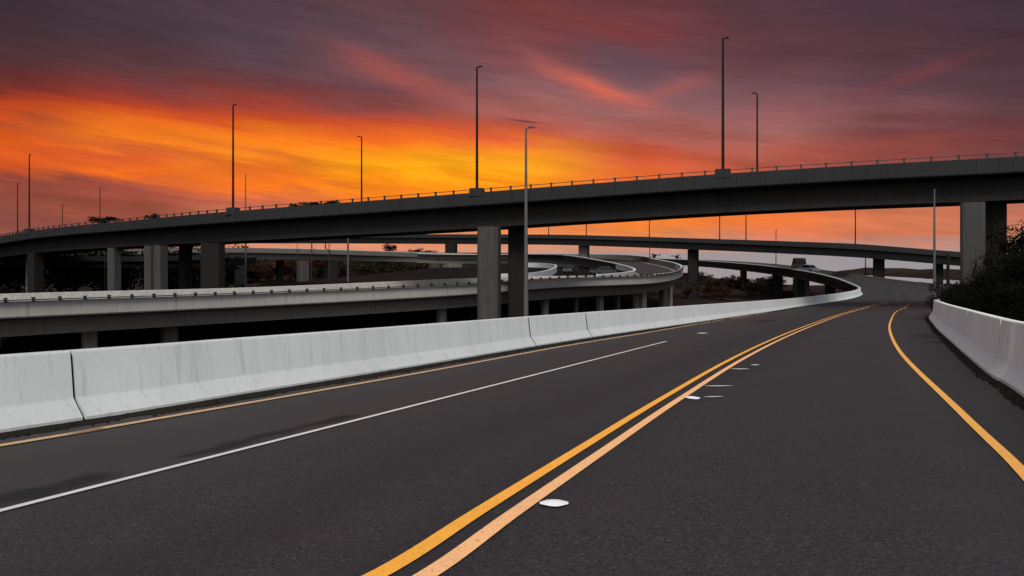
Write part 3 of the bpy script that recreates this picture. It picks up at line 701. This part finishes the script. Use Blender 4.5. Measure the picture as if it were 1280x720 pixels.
# ------------------------------------------------------------------ vehicles
def make_vehicle(kind, paint_):
    """built at the origin, nose towards +x"""
    o = empty('van' if kind == 'van' else 'car')
    if kind == 'suv': Lh, Wd, Ht = 2.15, .92, 1.95; low = [(-2.15,.3), (-2.15,1.15), (-1.9,1.28), (1.1,1.28), (2.0,1.1), (2.15,.3)]; gl = [(-1.95,1.28), (-1.6,1.86), (.55,1.86), (1.15,1.28)]
    elif kind == 'van': Lh, Wd, Ht = 2.4, .95, 2.1; low = [(-2.4,.3), (-2.4,1.15), (1.7,1.15), (2.3,1.0), (2.4,.3)]; gl = [(-2.36,1.15), (-2.3,1.95), (1.0,1.95), (1.65,1.15)]
    else: Lh, Wd, Ht = 2.15, .87, 1.45; low = [(-2.15,.3), (-2.15,.85), (-1.5,.93), (1.0,.93), (2.0,.78), (2.15,.3)]; gl = [(-1.55,.93), (-1.0,1.38), (.35,1.38), (1.05,.93)]
    def ext(pts, w0, w1, name, mat, par, z=0):
        bm = bmesh.new(); zs = [p[1] for p in pts]; lo_, hi_ = min(zs), max(zs)
        A = []; B = []
        for p in pts:
            w = w0+(w1-w0)*(p[1]-lo_)/(hi_-lo_); A.append(bm.verts.new((p[0], -w, p[1]))); B.append(bm.verts.new((p[0], w, p[1])))
        n = len(pts)
        for i in range(n): bm.faces.new((A[i], A[(i+1) % n], B[(i+1) % n], B[i]))
        bm.faces.new(A); bm.faces.new(B[::-1])
        bmesh.ops.bevel(bm, geom=bm.edges[:], offset=.05, segments=2, affect='EDGES')
        return fin(bm, name, mat, par, smooth=True)
    body = ext(low, Wd, Wd-.04, 'body', paint_, o)
    ext(gl, Wd-.06, Wd-.2, 'windows', 'car_glass', o)
    top_ = gl[1][1]
    bm = bmesh.new(); box(bm, ((gl[1][0]+gl[2][0])/2, 0, top_+.03), (gl[2][0]-gl[1][0]+.1, (Wd-.18)*2, .07), 0, .93)
    for a, b in ((gl[0], gl[1]), (gl[3], gl[2])):
        for s in (-1, 1): tube(bm, (a[0], s*(Wd-.07), a[1]-.03), (b[0], s*(Wd-.2), b[1]+.02), .045, .045, 6)
    fin(bm, 'roof', paint_, o)
    for sx in (-.62, .62):
        for s in (-1, 1):
            bm = bmesh.new(); tube(bm, (sx*Lh, s*(Wd-.2), .32), (sx*Lh, s*Wd, .32), .32, .32, 18); w_ = fin(bm, 'wheel', 'tyre', o)
            bm = bmesh.new(); tube(bm, (sx*Lh, s*(Wd-.02), .32), (sx*Lh, s*(Wd+.01), .32), .19, .17, 12); fin(bm, 'rim', 'steel', w_)
    for s in (-1, 1):
        bm = bmesh.new(); box(bm, (Lh-.03, s*(Wd-.28), .68), (.1, .3, .14)); fin(bm, 'headlight', 'lamp_glass', o)
    return o
proto = {}
def vehicle(kind, pt, x, y, z, rz, label):
    k = (kind, pt)
    if k not in proto: proto[k] = o = make_vehicle(kind, pt)
    else: o = copy_tree(proto[k])
    o.location = (x, y, z); o.rotation_euler.z = rz; tag(o, label, 'van' if kind == 'van' else 'car', 'vehicles on the far ramps'); return o
x, y = P_at(993, 186); vehicle('van', 'car_dark', x+1.0, y, road_z(x+1, y)+.02, R(78), 'dark van seen end on, on the far viaduct right of centre').scale = (1.4, 1.35, 1.6)
x, y = P_at(1013, 178); vehicle('car', 'car_white', x, y+2, road_z(x, y+2)+.02, R(120), 'white car with dark windows following the van on the far viaduct').scale = (1.2, 1.2, 1.3)
x, y = P_at(713, 152); vehicle('car', 'car_dark', x, y, -3.97, R(-112), 'dark car inside the ramp loop, nearer the inner wall')
x, y = P_at(754, 138); vehicle('car', 'car_dark', x, y, -3.97, R(188), 'dark car seen side on inside the right end of the ramp loop')

# ------------------------------------------------------------------ terrain, water
def sg(a): return 1/(1+math.exp(-max(-40, min(40, a))))
def hill(x, y):
    z = G0
    # ridge behind the loop
    r = math.exp(-((y-330)/75)**2)*sg(-(x-62)/9); z += r*9.0
    r2 = math.exp(-(((x-222)/26)**2+((y-410)/85)**2)); z += r2*1.9
    z += .8*math.sin(x*.09+1.3)*math.sin(y*.07)+.4*math.sin(x*.23+y*.17)
    return z
bm = bmesh.new()
xs = [-9000, -3000, -1200, -700]+[-500+i*12 for i in range(90)]+[700, 1200, 3000, 9000]
ys = [-200, -60, -20]+[i*10 for i in range(60)]+[700, 900, 1500, 4000, 14000]
g = {}
for i, x in enumerate(xs):
    for j, y in enumerate(ys):
        z = hill(x, y)
        bay = sg((x-.13*y-20)/14)*sg((y-300)/12)
        r2 = math.exp(-(((x-222)/26)**2+((y-410)/85)**2))
        z -= bay*3*(1-min(1, r2*3))
        if y >= 700: z = min(z, G0) if x < 60 else G0-4
        g[i, j] = bm.verts.new((x, y, z))
for i in range(len(xs)-1):
    for j in range(len(ys)-1): bm.faces.new((g[i,j], g[i+1,j], g[i+1,j+1], g[i,j+1]))
struct(fin(bm, 'ground', 'ground', smooth=True))
bm = bmesh.new(); v_ = [bm.verts.new(p) for p in ((35,290,G0-1.2), (9000,290,G0-1.2), (9000,13900,G0-1.2), (35,13900,G0-1.2))]; bm.faces.new(v_); struct(fin(bm, 'bay_water', 'water'))
# embankment on the right of the road
bm = bmesh.new(); rows = []
EP = [p for p in RE[NS:int(NS*8.2)]]
for i, p in enumerate(EP):
    t = tang(EP, i); n = Vector((t.y, -t.x, 0)); row = []
    for k, (o_, dz) in enumerate([(.3,-.6), (.65,-.06), (2.5,.15), (6,.7), (12,1.2), (22,1.0), (45,-9)]):
        row.append(bm.verts.new((p.x+n.x*o_, p.y+n.y*o_, p.z+dz+(.12*math.sin(i*1.7+k*2.1) if k > 2 else 0))))
    rows.append(row)
for r0, r1 in zip(rows, rows[1:]):
    for a, b, c, d in zip(r0, r0[1:], r1[1:], r1): bm.faces.new((a, b, c, d))
struct(fin(bm, 'embankment', 'soil_dark', smooth=True))

# ------------------------------------------------------------------ vegetation
def leaf_mesh(name, mat, w, h, n, leaf, lobes=9, seed=0, low=.0):
    rnd = random.Random(seed); bm = bmesh.new()
    cl = [(rnd.gauss(0, .27)*w, rnd.gauss(0, .27)*w, low+h*(.15+.8*rnd.random()), rnd.uniform(.16, .34)) for _ in range(lobes)]
    for _ in range(n):
        c = rnd.choice(cl); d = Vector((rnd.gauss(0,1), rnd.gauss(0,1), rnd.gauss(0,1))).normalized()*(rnd.random()**.45)*c[3]
        p = Vector((c[0]+d.x*w, c[1]+d.y*w, max(low+.03, c[2]+d.z*h*.85)))
        s = leaf*rnd.uniform(.5, 1.4); m = Matrix.Rotation(rnd.uniform(0, 6.28), 3, Vector((rnd.gauss(0,1), rnd.gauss(0,1), rnd.gauss(0,1))).normalized())
        vs = [bm.verts.new(p+m @ Vector(q)*s) for q in ((-1,0,0), (-.2,-.38,.05), (1,0,0), (-.1,.38,.05))]
        bm.faces.new(vs)
    me = bpy.data.meshes.new(name); bm.to_mesh(me); bm.free(); me.materials.append(MAT[mat]); return me
def make_tree(kind, mat, w, h, trunk, n, leaf, lobes, seed):
    o = empty(kind); rnd = random.Random(seed)
    bm = bmesh.new(); tube(bm, (0,0,-.4), (.1,0,trunk+h*.3), max(.05, w*.035), .03, 7)
    for k in range(5):
        a = rnd.uniform(0, 6.28); z0 = trunk*rnd.uniform(.6, 1)+.1; tube(bm, (0,0,z0), (math.cos(a)*w*.3, math.sin(a)*w*.3, z0+h*rnd.uniform(.25, .5)), w*.018, .015, 5)
    fin(bm, 'trunk' if trunk > .3 else 'stem', 'bark', o)
    link('crown' if trunk > .3 else 'foliage', leaf_mesh('crown', mat, w, h, n, leaf, lobes, seed, trunk), None, o)
    return o
def place(o, x, y, z, s, rz, label, cat, group):
    o.location = (x, y, z); o.scale = (s, s, s); o.rotation_euler.z = rz; return tag(o, label, cat, group)
# dark shrubs beyond the right barrier
spots = [(25.5,38,1.5),(29.5,44,1.7),(21.5,29.5,1.05),(33.5,52,1.6),(25.5,33,1.6),(30.5,38,2.3),(36,45.5,2.6),(17.5,22.5,1.15),(22,26.5,1.7),(40,55,2.2),(31,46,1.2),(36,50,1.7),(29.2,49.2,.8),(14.5,18,1.0),(27,29.5,2.1),(38,40,3.0),(24,24,2.0),(16.4,22.5,.55),(14.2,18.3,.5),(18.9,27.5,.7),(21.2,32,.75),(23.6,36.5,.8),(25.6,41,.9),(27.6,45,.95),(20.5,25.5,1.3),(29.3,42,1.3),(33.5,48.5,1.5),(29.6,47.6,.8),(31.8,51.5,.9),(12.2,14.5,.5),(34,35,2.6),(30,30,2.4),(43,50,2.6),(19,20,1.3),(23.6,41.3,.75),(25.3,44.6,.85),(27.2,48.3,.95),(28.6,51.2,.9),(29.8,53.5,.8),(32,57,.95),(35,61,1.2),(27.6,45.6,1.2),(30.3,50.8,1.35),(36,56,1.8)]
gnames = ['at the near right edge','between others']
kinds = []
rs = random.Random(3)
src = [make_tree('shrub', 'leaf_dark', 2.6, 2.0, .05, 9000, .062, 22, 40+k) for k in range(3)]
used = [False]*3
def zemb(x, y):
    best = 1e9; bz = 0
    for row in rows:
        pass
    for i, p in enumerate(EP):
        d = math.hypot(p.x-x, p.y-y)
        if d < best: best = d; bz = p.z
    return bz+min(1.1, max(0, (best-.6)*.12))-.1
for i, (x, y, s) in enumerate(spots):
    k = i % 3; o = src[k] if not used[k] else copy_tree(src[k]); used[k] = True
    place(o, x, y, zemb(x, y), s, rs.uniform(0, 6.28), 'dense almost black shrub in the thicket behind the right hand barrier', 'shrub', 'dark shrubs behind the right barrier')
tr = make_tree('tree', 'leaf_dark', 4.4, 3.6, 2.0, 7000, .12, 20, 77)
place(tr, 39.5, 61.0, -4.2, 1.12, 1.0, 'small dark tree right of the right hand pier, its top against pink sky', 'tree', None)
# brush and trees on the ground between and behind the ramps
def hz(x, y): return hill(x, y)
tp = [make_tree('tree', m, 8, 6, 1.6, 1500, .42, 14, 90+k) for k, m in enumerate(['leaf_dark', 'leaf_brown', 'leaf_olive'])]
used = [False]*3
def tree_at(k, x, y, s, label, group, z=None):
    o = tp[k] if not used[k] else copy_tree(tp[k]); used[k] = True
    place(o, x, y, (hz(x, y) if z is None else z)-.2, s, rs.uniform(0, 6.28), label, 'tree', group)
TT = make_tree('tree', 'leaf_dark', 3.6, 1.5, 15.2, 2600, .16, 12, 123)
TTh = max(v.co.z for ch in TT.children for v in ch.data.vertices); tt_used = False
for pv, y, tp_, sx, lb in [(131,142,269.5,1.15,'dark tree top showing over the parapet at the left end of the overpass'), (192,136,266,.5,'tiny dark tree top showing over the parapet above the pair of pale piers'),
                           (371,132,254,.8,'low dark tree top over the parapet, left of three close together'), (389,130,251,.9,'dark tree top over the parapet, middle of three close together'), (412,130,250,1.15,'dark tree top over the parapet, right of three close together')]:
    x = (pv-640)/1000*y; o = TT if not tt_used else copy_tree(TT); tt_used = True
    place(o, x, y, -11.2, sx, pv, lb, 'tree', 'tree tops behind the overpass'); o.scale.z = ((HZ-tp_)/1000*y+11.2)/TTh
for i in range(26):       # black wood behind the left piers
    x = -150+i*4.0+rs.uniform(-1, 1); y = 172+rs.uniform(-6, 10) if i % 2 else 158+rs.uniform(-3, 3)
    if 640+1000*x/y > 285: y = 175
    if 640+1000*x/y > 283: continue
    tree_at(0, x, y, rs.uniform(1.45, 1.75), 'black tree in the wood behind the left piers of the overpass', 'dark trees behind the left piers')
for i in range(22):
    pv = 288+i*12+rs.uniform(-4, 4); y = rs.uniform(225, 270); x = (pv-640)/1000*y
    tree_at(1 if rs.random() < .62 else 2, x, y, rs.uniform(.8, 1.12), 'russet tree on the slope under the far ramp', 'russet trees under the far ramp')
for i in range(14):
    pv = 300+i*26+rs.uniform(-6, 6); y = rs.uniform(138, 165); x = (pv-640)/1000*y
    if pv > 560: continue
    tree_at(0, x, y, rs.uniform(.55, .75), 'black tree in the hollow in front of the russet slope', 'dark trees in the hollow')
for x, y, s_ in ((-47,76,.7), (-52,72,.8), (-55,86,.9), (-44,80,.6), (-60,80,.9)): tree_at(0, x, y, s_, 'black tree added to hide lit ground beneath the ramp at the left edge', 'dark trees added over lit ground under the ramp')  # black trees added to darken the lit gap under the ramp
for i in range(20):
    pv = 855+i*6+rs.uniform(-3, 3); y = rs.uniform(175, 240); x = (pv-640)/1000*y
    tree_at(2 if i % 2 else 1, x, y, rs.uniform(.35, .6), 'small brushy tree on the slope beneath the far viaduct', 'brush beneath the far viaduct')
for i, (pv, y, s) in enumerate([(489,330,.8), (502,335,.45), (514,340,.5), (522,340,.6), (534,345,.5), (545,345,.4), (470,340,.35), (660,350,.3), (818,330,.35), (846,320,.3)]):
    x = (pv-640)/1000*y; tree_at(0, x, y, s, 'small dark tree on the skyline of the hill behind the ramps', 'skyline trees', z=-3.6+s)
# far flat-roofed sheds on the skyline
for i, (pv, w, lb) in enumerate([(552,9,'far pale shed left of the far pier'), (580,11,'far pale shed right of the far pier'), (596,6,'smallest far pale shed, beside the double pier')]):
    y = 420; x = (pv-640)/1000*y; o = empty('shed', (x, y, -3.2)); tag(o, lb+' on the skyline', 'shed', 'pale sheds on the skyline')
    bm = bmesh.new(); box(bm, (0,0,.7), (w*.6, 5, 2.6)); fin(bm, 'wall', 'ramp', o)
    bm = bmesh.new(); box(bm, (0,0,2.1), (w*.6+.5, 5.5, .25)); fin(bm, 'roof', 'overpass', o)
    bm = bmesh.new(); box(bm, (-w*.12,-2.52,.5), (w*.2, .06, 1.6)); fin(bm, 'door', 'steel_dark', o)
